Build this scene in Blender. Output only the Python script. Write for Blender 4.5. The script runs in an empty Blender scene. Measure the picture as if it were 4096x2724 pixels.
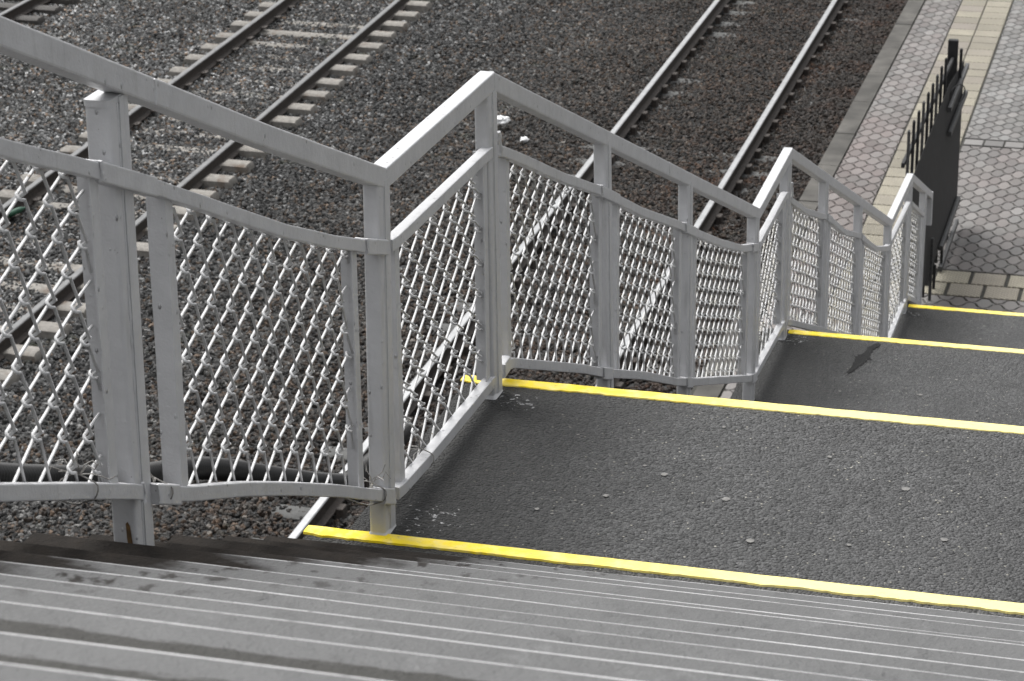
import bpy, bmesh, math, random
from mathutils import Vector, Matrix, noise
random.seed(7)
S = bpy.context.scene
COL = S.collection
pi = math.pi

# ------------------------------------------------------------------ helpers
def link(name, me, mats=None, parent=None, smooth=None):
    o = bpy.data.objects.new(name, me)
    COL.objects.link(o)
    if mats and not me.materials:
        for m in (mats if isinstance(mats, (list, tuple)) else [mats]):
            me.materials.append(m)
    if parent is not None:
        o.parent = parent
    if smooth is not None:
        for p in me.polygons: p.use_smooth = True
        if smooth < 179:
            me.set_sharp_from_angle(angle=math.radians(smooth))
    return o

def empty(name, loc, label, cat, group=None):
    o = bpy.data.objects.new(name, None)
    COL.objects.link(o)
    o.location = loc
    o['label'] = label; o['category'] = cat
    if group: o['group'] = group
    return o

def tag(o, label, cat, group=None, kind=None):
    o['label'] = label; o['category'] = cat
    if group: o['group'] = group
    if kind: o['kind'] = kind
    return o

class MB:
    """collects vertices and faces in world coordinates"""
    def __init__(s): s.v = []; s.f = []; s.mi = []
    def add(s, vs, fs, mi=0):
        n = len(s.v); s.v += [tuple(v) for v in vs]
        s.f += [tuple(i + n for i in f) for f in fs]; s.mi += [mi] * len(fs)
    def loft(s, rings, caps=True, mi=0, closed=False):
        n = len(rings[0]); vs = [p for r in rings for p in r]; fs = []
        m = len(rings)
        for i in range(m if closed else m - 1):
            a = i * n; b = ((i + 1) % m) * n
            for j in range(n):
                k = (j + 1) % n
                fs.append((a + j, a + k, b + k, b + j))
        if caps and not closed:
            fs.append(tuple(range(n - 1, -1, -1))); fs.append(tuple((m - 1) * n + j for j in range(n)))
        s.add(vs, fs, mi)
    def box(s, x0, x1, y0, y1, z0, z1, c=0.003, mi=0):
        # chamfered box
        c = min(c, (x1-x0)*.4, (y1-y0)*.4, (z1-z0)*.4)
        def ring(z, d, dd):
            X0, X1, Y0, Y1 = x0 + d, x1 - d, y0 + d, y1 - d
            return [(X0+dd,Y0,z),(X1-dd,Y0,z),(X1,Y0+dd,z),(X1,Y1-dd,z),(X1-dd,Y1,z),(X0+dd,Y1,z),(X0,Y1-dd,z),(X0,Y0+dd,z)]
        s.loft([ring(z0, c, c*.6), ring(z0+c, 0, c), ring(z1-c, 0, c), ring(z1, c, c*.6)], mi=mi)
    def tube(s, pts, r, n=8, mi=0, caps=True, rf=None):
        rings = []
        up0 = None
        P = [Vector(p) for p in pts]
        for i, p in enumerate(P):
            t = (P[min(i+1, len(P)-1)] - P[max(i-1, 0)]).normalized()
            if up0 is None:
                a = Vector((0, 0, 1)) if abs(t.z) < .9 else Vector((1, 0, 0))
                up0 = (a - t * a.dot(t)).normalized()
            else:
                up0 = (up0 - t * up0.dot(t)).normalized()
            b = t.cross(up0)
            rr = r if rf is None else rf(i) * r
            rings.append([p + (up0 * math.cos(2*pi*k/n) + b * math.sin(2*pi*k/n)) * rr for k in range(n)])
        s.loft(rings, caps, mi)
    def build(s, name, mats, parent=None, smooth=35, origin=None):
        me = bpy.data.meshes.new(name)
        off = Vector((0, 0, 0))
        if parent is not None:
            q = parent; off = Vector((0, 0, 0))
            while q is not None:
                off += q.location; q = q.parent
        if origin is not None:
            o2 = Vector(origin)
        else:
            # put the origin at the middle of the mesh's foot
            xs = [v[0] for v in s.v]; ys = [v[1] for v in s.v]; zs = [v[2] for v in s.v]
            o2 = Vector(((min(xs)+max(xs))/2, (min(ys)+max(ys))/2, min(zs)))
        me.from_pydata([(v[0]-o2.x, v[1]-o2.y, v[2]-o2.z) for v in s.v], [], s.f)
        me.polygons.foreach_set('material_index', s.mi)
        me.update()
        bm = bmesh.new(); bm.from_mesh(me); bmesh.ops.recalc_face_normals(bm, faces=bm.faces); bm.to_mesh(me); bm.free()
        o = link(name, me, mats, parent, smooth)
        o.location = o2 - off
        return o

def nz(x, y, z, s=1.0): return noise.noise(Vector((x*s, y*s, z*s)))

def rrect(w0, w1, h0, h1, r=.004, n=2):
    """rounded rectangle in (a,b)"""
    pts = []
    for (cx, cy, a0) in ((w1-r, h0+r, -90), (w1-r, h1-r, 0), (w0+r, h1-r, 90), (w0+r, h0+r, 180)):
        for k in range(n+1):
            a = math.radians(a0 + 90*k/n)
            pts.append((cx + r*math.cos(a), cy + r*math.sin(a)))
    return pts

def interp(tab, y):
    if y <= tab[0][0]:
        (a, b), (c, d) = tab[0], tab[1]
        return b + (d-b)/(c-a)*(y-a)
    for i in range(len(tab)-1):
        (a, b), (c, d) = tab[i], tab[i+1]
        if y <= c: return b + (d-b)/(c-a)*(y-a)
    (a, b), (c, d) = tab[-2], tab[-1]
    return d + (d-b)/(c-a)*(y-c)

def smooth_tab(tab, y, h=.09):
    return (interp(tab, y-h) + interp(tab, y) * 2 + interp(tab, y+h)) / 4 if tab[0][0]+h < y < tab[-1][0]-h else interp(tab, y)

# ------------------------------------------------------------------ materials
def mat(name):
    m = bpy.data.materials.new(name); m.use_nodes = True
    nt = m.node_tree; nt.nodes.clear()
    out = nt.nodes.new('ShaderNodeOutputMaterial'); b = nt.nodes.new('ShaderNodeBsdfPrincipled')
    nt.links.new(b.outputs[0], out.inputs[0])
    return m, nt, b
class NG:
    def __init__(s, nt): s.nt = nt
    def n(s, t, **k):
        x = s.nt.nodes.new(t)
        for a, b in k.items(): setattr(x, a, b)
        return x
    def L(s, a, b): s.nt.links.new(a, b)
    def pos(s): return s.n('ShaderNodeNewGeometry').outputs['Position']
    def noise(s, v, scale, detail=4, rough=.55, dist=0):
        x = s.n('ShaderNodeTexNoise'); x.inputs['Scale'].default_value = scale; x.inputs['Detail'].default_value = detail
        x.inputs['Roughness'].default_value = rough; x.inputs['Distortion'].default_value = dist
        s.L(v, x.inputs['Vector']); return x.outputs['Fac']
    def voro(s, v, scale, feat='F1', out='Distance', rnd=1):
        x = s.n('ShaderNodeTexVoronoi'); x.feature = feat; x.inputs['Scale'].default_value = scale
        x.inputs['Randomness'].default_value = rnd
        s.L(v, x.inputs['Vector']); return x.outputs[out]
    def ramp(s, f, pts, interp='LINEAR'):
        x = s.n('ShaderNodeValToRGB'); cr = x.color_ramp; cr.interpolation = interp
        while len(cr.elements) < len(pts): cr.elements.new(.5)
        for e, (p, c) in zip(cr.elements, pts):
            e.position = p; e.color = (c, c, c, 1) if isinstance(c, (int, float)) else (*c, 1)
        s.L(f, x.inputs[0]); return x.outputs[0]
    def mix(s, f, a, b, mode='MIX'):
        x = s.n('ShaderNodeMix', data_type='RGBA', blend_type=mode)
        for v, i in ((f, 0), (a, 6), (b, 7)):
            if hasattr(v, 'node'): s.L(v, x.inputs[i])
            elif i == 0: x.inputs[0].default_value = v
            else: x.inputs[i].default_value = (v, v, v, 1) if isinstance(v, (int, float)) else (*v, 1)
        return x.outputs[2]
    def math(s, op, a, b=0, c=0):
        x = s.n('ShaderNodeMath', operation=op)
        for v, i in ((a, 0), (b, 1), (c, 2)):
            if hasattr(v, 'node'): s.L(v, x.inputs[i])
            else: x.inputs[i].default_value = v
        return x.outputs[0]
    def maprange(s, v, a, b, c=0, d=1):
        x = s.n('ShaderNodeMapRange'); x.clamp = True
        s.L(v, x.inputs[0])
        for i, q in zip((1, 2, 3, 4), (a, b, c, d)): x.inputs[i].default_value = q
        return x.outputs[0]
    def sep(s, v):
        x = s.n('ShaderNodeSeparateXYZ'); s.L(v, x.inputs[0]); return x.outputs
    def scale(s, v, sc):
        x = s.n('ShaderNodeVectorMath', operation='MULTIPLY'); s.L(v, x.inputs[0]); x.inputs[1].default_value = sc; return x.outputs[0]
    def bump(s, h, strength, dist, prev=None):
        x = s.n('ShaderNodeBump'); x.inputs['Strength'].default_value = strength; x.inputs['Distance'].default_value = dist
        s.L(h, x.inputs['Height'])
        if prev is not None: s.L(prev, x.inputs['Normal'])
        return x.outputs[0]
    def dist(s, v, p):
        x = s.n('ShaderNodeVectorMath', operation='DISTANCE'); s.L(v, x.inputs[0]); x.inputs[1].default_value = p; return x.outputs['Value']

def paint(name, base, rough=.42, dirt=.5, bumps=1.0, rust=True):
    m, nt, b = mat(name); g = NG(nt); p = g.pos()
    n1 = g.noise(p, 9, 5); n2 = g.noise(p, 160, 3); n3 = g.noise(p, 34, 4)
    c = g.mix(g.maprange(n1, .35, .7), base*.93, base*1.05)
    # grime streaks
    st = g.noise(g.scale(p, (26, 26, 3)), 1, 5, .6)
    c = g.mix(g.maprange(st, .58, .8, 0, dirt*.45), c, (base*.42, base*.41, base*.38))
    if rust:
        rs = g.noise(p, 46, 3, .6)
        c = g.mix(g.maprange(rs, .735, .76, 0, .75), c, (.07, .055, .045))
    c = g.mix(1, c, (.985, .985, 1.0), 'MULTIPLY')
    g.L(c, b.inputs['Base Color'])
    g.L(g.maprange(n3, .3, .7, rough*.85, rough*1.2), b.inputs['Roughness'])
    lump = g.voro(g.scale(p, (1, 1, .6)), 42); lm = g.maprange(lump, .0, .17, 1, 0)
    lm = g.math('MULTIPLY', lm, g.maprange(g.noise(p, 12, 2), .48, .58))
    nb = g.bump(n2, .35*bumps, .0015)
    nb = g.bump(n3, .35*bumps, .004, nb)
    nb = g.bump(lm, 1.0, .009, nb)
    g.L(nb, b.inputs['Normal'])
    return m

M = {}
M['paint'] = paint('grey_gloss_paint', .475, .40, .9, 1.6)
M['wire'] = paint('grey_wire_paint', .47, .40, .5, .5, rust=False)
# rust touches on the wires
def wire_mat():
    m, nt, b = mat('painted_wire'); g = NG(nt); p = g.pos()
    n1 = g.noise(p, 30, 3); n2 = g.noise(p, 14, 3)
    c = g.mix(n1, .40, .53)
    y = g.sep(p)
    far = g.maprange(y[1], 1.0, 7.0, 0, .6)
    c = g.mix(g.math('MULTIPLY', g.maprange(n2, .5, .68), far), c, (.36, .33, .24))
    c = g.mix(g.maprange(g.noise(p, 70, 2), .7, .74, 0, .8), c, (.12, .085, .05))
    g.L(c, b.inputs['Base Color']); b.inputs['Roughness'].default_value = .42
    g.L(g.bump(g.noise(p, 220, 3), .4, .0015), b.inputs['Normal'])
    return m
M['wire'] = wire_mat()

def tread_mat():
    m, nt, b = mat('worn_step_paint'); g = NG(nt); p = g.pos(); s = g.sep(p)
    n1 = g.noise(p, 5, 5); n2 = g.noise(p, 120, 4); n3 = g.noise(p, 24, 5); n4 = g.noise(g.scale(p, (3, 9, 3)), 1, 6, .65)
    c = g.mix(n1, .072, .108)
    c = g.mix(g.maprange(n3, .60, .70, 0, .45), c, .055)
    c = g.mix(g.maprange(g.noise(p, 260, 2), .66, .72, 0, .5), c, .03)
    c = g.mix(g.maprange(g.noise(p, 11, 5, .7), .6, .68, 0, .4), c, .15)
    # dirt near the open end, by the railing
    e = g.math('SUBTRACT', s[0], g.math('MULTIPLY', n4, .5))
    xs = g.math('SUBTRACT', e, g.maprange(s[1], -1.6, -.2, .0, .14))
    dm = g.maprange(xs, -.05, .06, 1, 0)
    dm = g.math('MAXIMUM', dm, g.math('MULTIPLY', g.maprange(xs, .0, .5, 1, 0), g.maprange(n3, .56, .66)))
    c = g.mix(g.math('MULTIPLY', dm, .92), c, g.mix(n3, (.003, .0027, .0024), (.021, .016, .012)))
    # moss along the back of the upper treads
    o = g.n('ShaderNodeTexCoord').outputs['Object']; os = g.sep(o)
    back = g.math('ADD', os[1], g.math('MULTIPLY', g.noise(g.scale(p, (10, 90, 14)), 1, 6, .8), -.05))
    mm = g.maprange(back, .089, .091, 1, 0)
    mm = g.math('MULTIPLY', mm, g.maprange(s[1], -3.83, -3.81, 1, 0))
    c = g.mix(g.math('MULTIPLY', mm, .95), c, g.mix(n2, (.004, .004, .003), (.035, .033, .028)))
    # worn nosing, its sky highlight painted in as a pale band
    nose = g.maprange(os[1], .158, .163, 0, 1)
    nose = g.math('MULTIPLY', nose, g.maprange(g.noise(p, 30, 3), .2, .42))
    nose = g.math('MULTIPLY', nose, g.math('SUBTRACT', 1, dm))
    c = g.mix(g.math('MULTIPLY', nose, .9), c, .68)
    g.L(g.mix(dm, .3, .08), b.inputs['Specular IOR Level'])
    g.L(c, b.inputs['Base Color'])
    g.L(g.mix(dm, .62, .85), b.inputs['Roughness'])
    nb = g.bump(n2, .9, .003); nb = g.bump(n3, .8, .010, nb)
    pat = g.maprange(g.voro(g.scale(p, (1, 1.4, 1)), 4.3), .0, .3, 1, 0)
    nb = g.bump(g.maprange(g.math('ADD', pat, g.math('MULTIPLY', n3, .5)), .5, .85), .8, .006, nb)
    g.L(nb, b.inputs['Normal'])
    return m
M['tread'] = tread_mat()

def asphalt_mat():
    m, nt, b = mat('fine_asphalt'); g = NG(nt); p = g.pos(); s = g.sep(p)
    v = g.voro(p, 115); vc = g.voro(p, 115, 'F1', 'Color'); vv = g.sep(vc)
    n1 = g.noise(p, 3.2, 4); n2 = g.noise(p, 45, 5, .65); n3 = g.noise(p, 260, 3)
    c = g.mix(vv[0], .012, .108)
    c = g.mix(g.maprange(n2, .3, .7, .0, .6), c, .016)
    spk = g.math('MULTIPLY', g.maprange(vv[1], .985, .988), g.maprange(v, .35, .5, 1, 0))
    c = g.mix(g.math('MULTIPLY', spk, .8), c, (.42, .40, .34))
    big = g.voro(p, 16); bc = g.sep(g.voro(p, 16, 'F1', 'Color'))
    bs = g.math('MULTIPLY', g.maprange(bc[1], .965, .97), g.maprange(big, .10, .14, 1, 0))
    c = g.mix(g.math('MULTIPLY', bs, .4), c, (.26, .25, .23))
    # dirt and painted-in contact shade next to the railing
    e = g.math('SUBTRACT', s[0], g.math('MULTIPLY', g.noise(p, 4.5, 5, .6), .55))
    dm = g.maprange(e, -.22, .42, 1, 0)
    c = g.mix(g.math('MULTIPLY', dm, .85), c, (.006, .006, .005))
    c = g.mix(g.maprange(n1, .42, .68, 0, .4), c, .014)
    c = g.mix(g.maprange(g.noise(p, 1.1, 3), .5, .72, 0, .3), c, .07)
    # old damp crack / stain on the second landing
    # flaked white paint near two post feet
    fl = None
    for q, r in (((.06, .08, 0), .17), ((.08, 1.0, 0), .13), ((.05, 6.6, -1.83), .14), ((.05, 12.02, -3.62), .12)):
        d = g.maprange(g.dist(p, q), r*.35, r, .12, 0)
        fl = d if fl is None else g.math('MAXIMUM', fl, d)
    fm = g.maprange(g.math('ADD', g.noise(p, 42, 5, .65), fl), .70, .73)
    fm = g.math('MULTIPLY', fm, g.maprange(fl, .005, .03))
    c = g.mix(g.math('MULTIPLY', fm, .85), c, .42)
    g.L(c, b.inputs['Base Color'])
    g.L(g.mix(dm, .62, .75), b.inputs['Roughness'])
    nb = g.bump(g.math('SUBTRACT', 1, v), 1.0, .012); nb = g.bump(n2, .6, .008, nb); nb = g.bump(n3, .3, .002, nb)
    g.L(nb, b.inputs['Normal'])
    return m
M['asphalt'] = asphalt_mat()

def stain_mat():
    m, nt, b = mat('damp_asphalt'); g = NG(nt); p = g.pos()
    c = g.mix(g.noise(p, 90, 4), .008, .030)
    g.L(c, b.inputs['Base Color']); b.inputs['Roughness'].default_value = .9; b.inputs['Specular IOR Level'].default_value = .15
    g.L(g.bump(g.voro(p, 150), .8, .005), b.inputs['Normal'])
    return m
M['stain'] = stain_mat()

def simple(name, c1, c2, sc=30, rough=.6, bump=.4, bd=.004, metal=0, c3=None, sc3=6, th=(.55, .7)):
    m, nt, b = mat(name); g = NG(nt); p = g.pos()
    n = g.noise(p, sc, 5, .6)
    c = g.mix(g.maprange(n, .3, .7), c1, c2)
    if c3 is not None:
        c = g.mix(g.maprange(g.noise(p, sc3, 5, .6), *th), c, c3)
    g.L(c, b.inputs['Base Color']); b.inputs['Roughness'].default_value = rough; b.inputs['Metallic'].default_value = metal
    g.L(g.bump(g.noise(p, sc*4, 4), bump, bd), b.inputs['Normal'])
    return m

def yellow_mat():
    m, nt, b = mat('yellow_edge_paint'); g = NG(nt); p = g.pos(); s = g.sep(p)
    pale = g.maprange(s[0], .25, 1.1)
    n = g.noise(p, 18, 5, .65)
    c = g.mix(pale, (.80, .60, .003), (.80, .68, .24))
    c = g.mix(g.maprange(n, .45, .68, 0, .65), c, (.70, .60, .28))
    c = g.mix(g.maprange(g.noise(p, 42, 5, .75), .60, .68, 0, .6), c, (.30, .24, .10))
    c = g.mix(g.maprange(g.noise(g.scale(p, (3, 14, 3)), 1, 5, .7), .5, .75, 0, .35), c, (.38, .33, .17))
    g.L(c, b.inputs['Base Color']); b.inputs['Roughness'].default_value = .55
    nb = g.bump(g.noise(p, 130, 4), .5, .003); nb = g.bump(g.noise(p, 22, 4), .5, .006, nb)
    g.L(nb, b.inputs['Normal'])
    return m
M['yellow'] = yellow_mat()
M['steel_top'] = simple('polished_rail_head', .46, .6, 8, .32, .06, .001, metal=1)
M['steel_dull'] = simple('dull_rail_head', .09, .14, 8, .45, .1, .001)
M['rail_side'] = simple('rusty_rail_side', (.022, .019, .017), (.055, .043, .035), 25, .8)
M['concrete'] = simple('sleeper_concrete', (.12, .113, .10), (.22, .205, .185), 22, .85, .5, .005, c3=(.10, .075, .055), sc3=5)
M['concrete_dark'] = simple('buried_sleeper_concrete', (.045, .045, .044), (.085, .085, .082), 22, .85, .5, .005)
M['timber'] = simple('tarred_timber', (.02, .018, .016), (.055, .05, .045), 30, .8)
M['coping'] = simple('coping_concrete', (.042, .039, .034), (.09, .084, .074), 14, .85, .4, .005, c3=(.026, .024, .020), sc3=3.5, th=(.40, .62))
M['joint'] = simple('dark_joint_sand', (.012, .012, .010), (.04, .038, .03), 40, .9, .5)
M['black'] = simple('black_gate_paint', (.004, .004, .0045), (.014, .014, .015), 12, .75, .3, .002)
M['black_worn'] = simple('worn_black_paint', (.022, .022, .022), (.07, .07, .07), 60, .55, .3, .002)
M['hose'] = simple('black_plastic_conduit', .004, .008, 20, .6, .1, .001)
M['tie'] = simple('old_wire_tie', (.12, .11, .10), (.3, .29, .27), 60, .5, .3, .001)
M['litter'] = simple('white_plastic_litter', .62, .8, 20, .5, .3, .004)
M['green'] = simple('green_glass', (.012, .05, .028), (.02, .08, .045), 20, .15, .1, .001)
M['gum'] = simple('flattened_gum', (.07, .068, .064), (.18, .175, .165), 40, .7, .3, .002)
M['rust'] = simple('rust_flake', (.06, .035, .015), (.16, .09, .03), 60, .85, .6, .003)

def pavers_mat(name):
    m, nt, b = mat(name); g = NG(nt); p = g.pos(); s = g.sep(p)
    at = g.n('ShaderNodeAttribute'); at.attribute_name = 'tone'
    t = g.sep(at.outputs['Color'])
    grey = g.mix(t[0], (.10, .098, .094), (.19, .186, .178))
    red = g.mix(t[0], (.085, .068, .063), (.15, .122, .114))
    c = g.mix(t[1], grey, red)
    c = g.mix(g.maprange(g.noise(p, 1.6, 4), .45, .7, 0, .55), c, (.115, .108, .098))
    c = g.mix(g.maprange(g.noise(p, 60, 4), .3, .75, 0, .35), c, .1)
    g.L(c, b.inputs['Base Color']); b.inputs['Roughness'].default_value = .8
    g.L(g.bump(g.noise(p, 150, 4), .5, .003), b.inputs['Normal'])
    return m
M['paver'] = pavers_mat('interlocking_paver')

def tactile_mat():
    m, nt, b = mat('tactile_tile'); g = NG(nt); p = g.pos(); s = g.sep(p)
    at = g.n('ShaderNodeAttribute'); at.attribute_name = 'tone'; t = g.sep(at.outputs['Color'])
    a = g.math('SINE', g.math('MULTIPLY', g.math('ADD', s[0], 1.065), 2*pi/.05)); bb = g.math('SINE', g.math('MULTIPLY', s[1], 2*pi/.05))
    h = g.maprange(g.math('MULTIPLY', a, bb), .1, .7)
    c = g.mix(t[0], (.18, .16, .115), (.32, .29, .215))
    c = g.mix(t[1], c, (.22, .19, .155))
    c = g.mix(g.maprange(g.noise(p, 4, 4), .4, .7, 0, .45), c, (.17, .15, .11))
    c = g.mix(g.math('MULTIPLY', g.math('SUBTRACT', 1, h), .35), c, .08)
    g.L(c, b.inputs['Base Color']); b.inputs['Roughness'].default_value = .75
    nb = g.bump(h, .9, .008); nb = g.bump(g.noise(p, 120, 4), .4, .003, nb)
    g.L(nb, b.inputs['Normal'])
    return m
M['tactile'] = tactile_mat()

def ballast_ground_mat():
    m, nt, b = mat('ballast_bed'); g = NG(nt); p = g.pos(); s = g.sep(p)
    v = g.voro(p, 34); vc = g.sep(g.voro(p, 34, 'F1', 'Color'))
    c = g.mix(vc[0], .012, .05)
    pale = g.math('MULTIPLY', g.maprange(s[0], -10.3, -9.9), g.maprange(s[0], -8.2, -8.6))
    pm = g.math('MULTIPLY', pale, g.maprange(g.noise(g.scale(p, (2.2, 6, 1)), 1, 4, .6), .5, .62))
    c = g.mix(g.math('MULTIPLY', pm, .5), c, (.24, .235, .225))
    g.L(c, b.inputs['Base Color']); b.inputs['Roughness'].default_value = .9
    g.L(g.bump(g.math('SUBTRACT', 1, v), 1, .03), b.inputs['Normal'])
    return m
M['bed'] = ballast_ground_mat()

def stone_mat():
    m, nt, b = mat('ballast_stone'); g = NG(nt); p = g.pos(); s = g.sep(p)
    r = g.n('ShaderNodeObjectInfo').outputs['Random']
    r2 = g.math('FRACT', g.math('MULTIPLY', r, 37.7)); r3 = g.math('FRACT', g.math('MULTIPLY', r, 91.3))
    # darker and browner towards the platform, paler beyond the far track
    c = g.ramp(r, [(0, .006), (.35, .018), (.68, .045), (.9, .11), (1, .30)])
    brown = g.ramp(r2, [(0, (.020, .014, .010)), (.6, (.052, .034, .022)), (1, (.16, .11, .075))])
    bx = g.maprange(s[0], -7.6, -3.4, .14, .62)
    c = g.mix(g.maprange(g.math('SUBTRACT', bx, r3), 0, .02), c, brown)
    n = g.noise(p, .9, 4, .6)
    c = g.mix(g.maprange(n, .45, .7, 0, .55), c, g.mix(.5, c, (.02, .02, .017)))
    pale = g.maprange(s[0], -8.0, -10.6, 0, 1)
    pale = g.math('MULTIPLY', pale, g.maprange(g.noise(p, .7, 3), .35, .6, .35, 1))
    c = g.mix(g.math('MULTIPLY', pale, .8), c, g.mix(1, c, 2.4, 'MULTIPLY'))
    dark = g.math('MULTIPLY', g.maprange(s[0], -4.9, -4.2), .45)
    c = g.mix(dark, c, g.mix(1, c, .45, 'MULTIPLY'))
    oil = g.math('MULTIPLY', g.maprange(g.math('ABSOLUTE', g.math('ADD', s[0], 2.25)), .1, .6, 1, 0), .5)
    c = g.mix(oil, c, (.026, .017, .011))
    gr = g.math('MULTIPLY', g.maprange(g.noise(p, 1.7, 4), .6, .7), g.maprange(g.noise(p, 12, 3), .45, .6))
    c = g.mix(g.math('MULTIPLY', gr, .45), c, (.035, .045, .018))
    c = g.mix(g.maprange(g.noise(p, 60, 4), .4, .8, 0, .4), c, g.mix(1, c, 1.7, 'MULTIPLY'))
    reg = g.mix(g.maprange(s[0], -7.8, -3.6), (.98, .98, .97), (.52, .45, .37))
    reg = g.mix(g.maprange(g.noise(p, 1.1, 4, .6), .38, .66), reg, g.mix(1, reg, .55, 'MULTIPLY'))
    band = g.maprange(g.math('ABSOLUTE', g.math('ADD', s[0], 4.6)), .15, 1.3, .5, 0)
    c = g.mix(g.math('MULTIPLY', band, g.maprange(g.noise(p, 2.2, 4), .3, .6)), c, g.mix(1, c, (.45, .34, .25), 'MULTIPLY'))
    rust = g.math('MULTIPLY', g.maprange(s[0], -4.4, -2.6), g.maprange(g.noise(p, 1.9, 4), .48, .62, 0, .6))
    c = g.mix(rust, c, g.mix(1, c, (1.9, 1.15, .7), 'MULTIPLY'))
    lt = g.maprange(g.noise(p, .55, 3), .45, .65, 0, .6)
    c = g.mix(g.math('MULTIPLY', lt, g.maprange(s[0], -7.0, -9.0)), c, g.mix(1, c, 1.7, 'MULTIPLY'))
    c = g.mix(1, c, reg, 'MULTIPLY')
    g.L(c, b.inputs['Base Color']); b.inputs['Roughness'].default_value = .75
    g.L(g.bump(g.noise(p, 90, 4), .6, .004), b.inputs['Normal'])
    return m
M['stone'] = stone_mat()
M['ground'] = simple('distant_ground', (.05, .045, .035), (.09, .085, .07), .6, .9, .5, .02)

# ------------------------------------------------------------------ fence line data (Y, Z) on the inner face x = 0
TOP = [(-5.2,3.27),(-2.17,1.99),(-1.49,1.695),(-.91,1.442),(0,1.06),(1.055,1.052),(5.73,-.84),(6.66,-.80),(10.99,-2.56),(12.13,-2.57),(13.48,-3.12)]
MID = [(-3.4,2.29),(-2.21,1.77),(-1.84,1.62),(-1.51,1.48),(-1.19,1.335),(-.79,1.155),(-.51,1.04),(-.21,.925),(-.02,.86),(.02,.845),(1.03,.83),(1.1,.81),(1.35,.71),(1.9,.48),(2.4,.285),(2.6,.20),
       (3.11,-.02),(3.77,-.28),(4.13,-.43),(4.73,-.675),(5.30,-.89),(5.69,-1.01),(5.72,-1.02),(6.55,-.99),(6.62,-1.05),(7.2,-1.30),(7.9,-1.55),(8.1,-1.63),(8.7,-1.90),(9.4,-2.15),(9.6,-2.24),(10.2,-2.50),(10.85,-2.71),(11.97,-2.74),(12.03,-2.74),(12.5,-2.94),(13.05,-3.17)]
BOT = [(-3.4,1.59),(-2.3,1.12),(-1.93,.965),(-1.67,.85),(-1.63,.83),(-1.45,.75),(-1.1,.612),(-.85,.505),(-.5,.35),(-.16,.19),(.01,.112),(.37,.092),(1.08,.075),(1.17,.08),(2.17,-.32),(2.47,-.45),(3.14,-.715),(3.81,-1.0),(4.09,-1.11),(5.24,-1.535),(5.66,-1.69),
       (5.74,-1.70),(6.57,-1.72),(6.74,-1.78),(7.84,-2.22),(9.5,-2.9),(10.9,-3.46),(10.98,-3.5),(12.0,-3.5),(12.04,-3.48),(12.99,-3.87)]

# ------------------------------------------------------------------ the stairs
ZS = {1:(.110,.115),2:(.267,.267),3:(.429,.425),4:(.580,.571),5:(.743,.742),6:(.894,.887),7:(1.052,1.039),8:(1.211,1.203),9:(1.373,1.359),10:(1.539,1.527),11:(1.705,1.691),12:(1.855,1.850),13:(2.019,2.015)}
W0, W1 = -.235, 3.2
stairs = empty('staircase', (1.5, 0, -.2), 'long straight outdoor staircase with grey painted steps, dark asphalt landings and yellow edge stripes', 'staircase')

def step_mesh(y, zl, zr, t, x0, x1, riser, jit, seed):
    """solid step: nosing at y (far edge), running back by t; left end z=zl, right end z=zr"""
    mb = MB(); rings = []
    n = int((x1-x0)/.06)
    r = .016
    for i in range(n+1):
        u = i/n; x = x0 + (x1-x0)*u
        z = zl + (zr-zl)*u + .0016*nz(x, seed, 0, 2.3)
        yy = y + .0022*nz(x, seed, 5, 3.1)
        sec = [(yy - t - .012, z - riser), (yy - t - .012, z)]
        sec += [(yy - t + .03, z), (yy - .10, z + .0005), (yy - .05, z)]
        for k in range(7):
            a = pi/2 - (pi/2) * k/6
            sec.append((yy - r + r*math.cos(a), z - r + r*math.sin(a)))
        sec += [(yy, z - .03), (yy-.012, z - .034), (yy - .012, z - riser)]
        rings.append([(x, a, b) for a, b in sec])
    mb.loft(rings)
    return mb

T1 = .346
for k in range(1, 14):
    x0 = W0 + [0, -.015, .01, .02, -.03, 0, .01, -.01, 0, 0, .01, 0, 0, 0][k]
    mb = step_mesh(-T1*k, ZS[k][0], ZS[k][1], T1, x0, W1, .172, 1, k*1.7)
    o = mb.build('step', M['tread'], stairs, 40, origin=(0, -T1*k - T1/2, ZS[k][0]-.1))
# flights below (hidden behind the landings from the photo's place, plain to see from the side)
def lower_flight(y0, z0, y1, z1, n, x0=W0):
    t = (y1-y0)/n; r = (z0-z1)/(n)
    for k in range(1, n):
        yk = y0 + t*k + t; zk = z0 - r*k
        mb = step_mesh(y0 + t*k, zk + 0, zk, t, x0, W1, r+.012, 1, y0+k)
        mb.build('step', M['tread'], stairs, 40, origin=(0, y0 + t*k - t/2, zk-.1))
lower_flight(1.18, 0, 5.62, -1.835, 12)
lower_flight(6.72, -1.835, 10.93, -3.62, 12)
lower_flight(12.22, -3.62, 13.62, -4.45, 5, x0=-.09)

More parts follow.
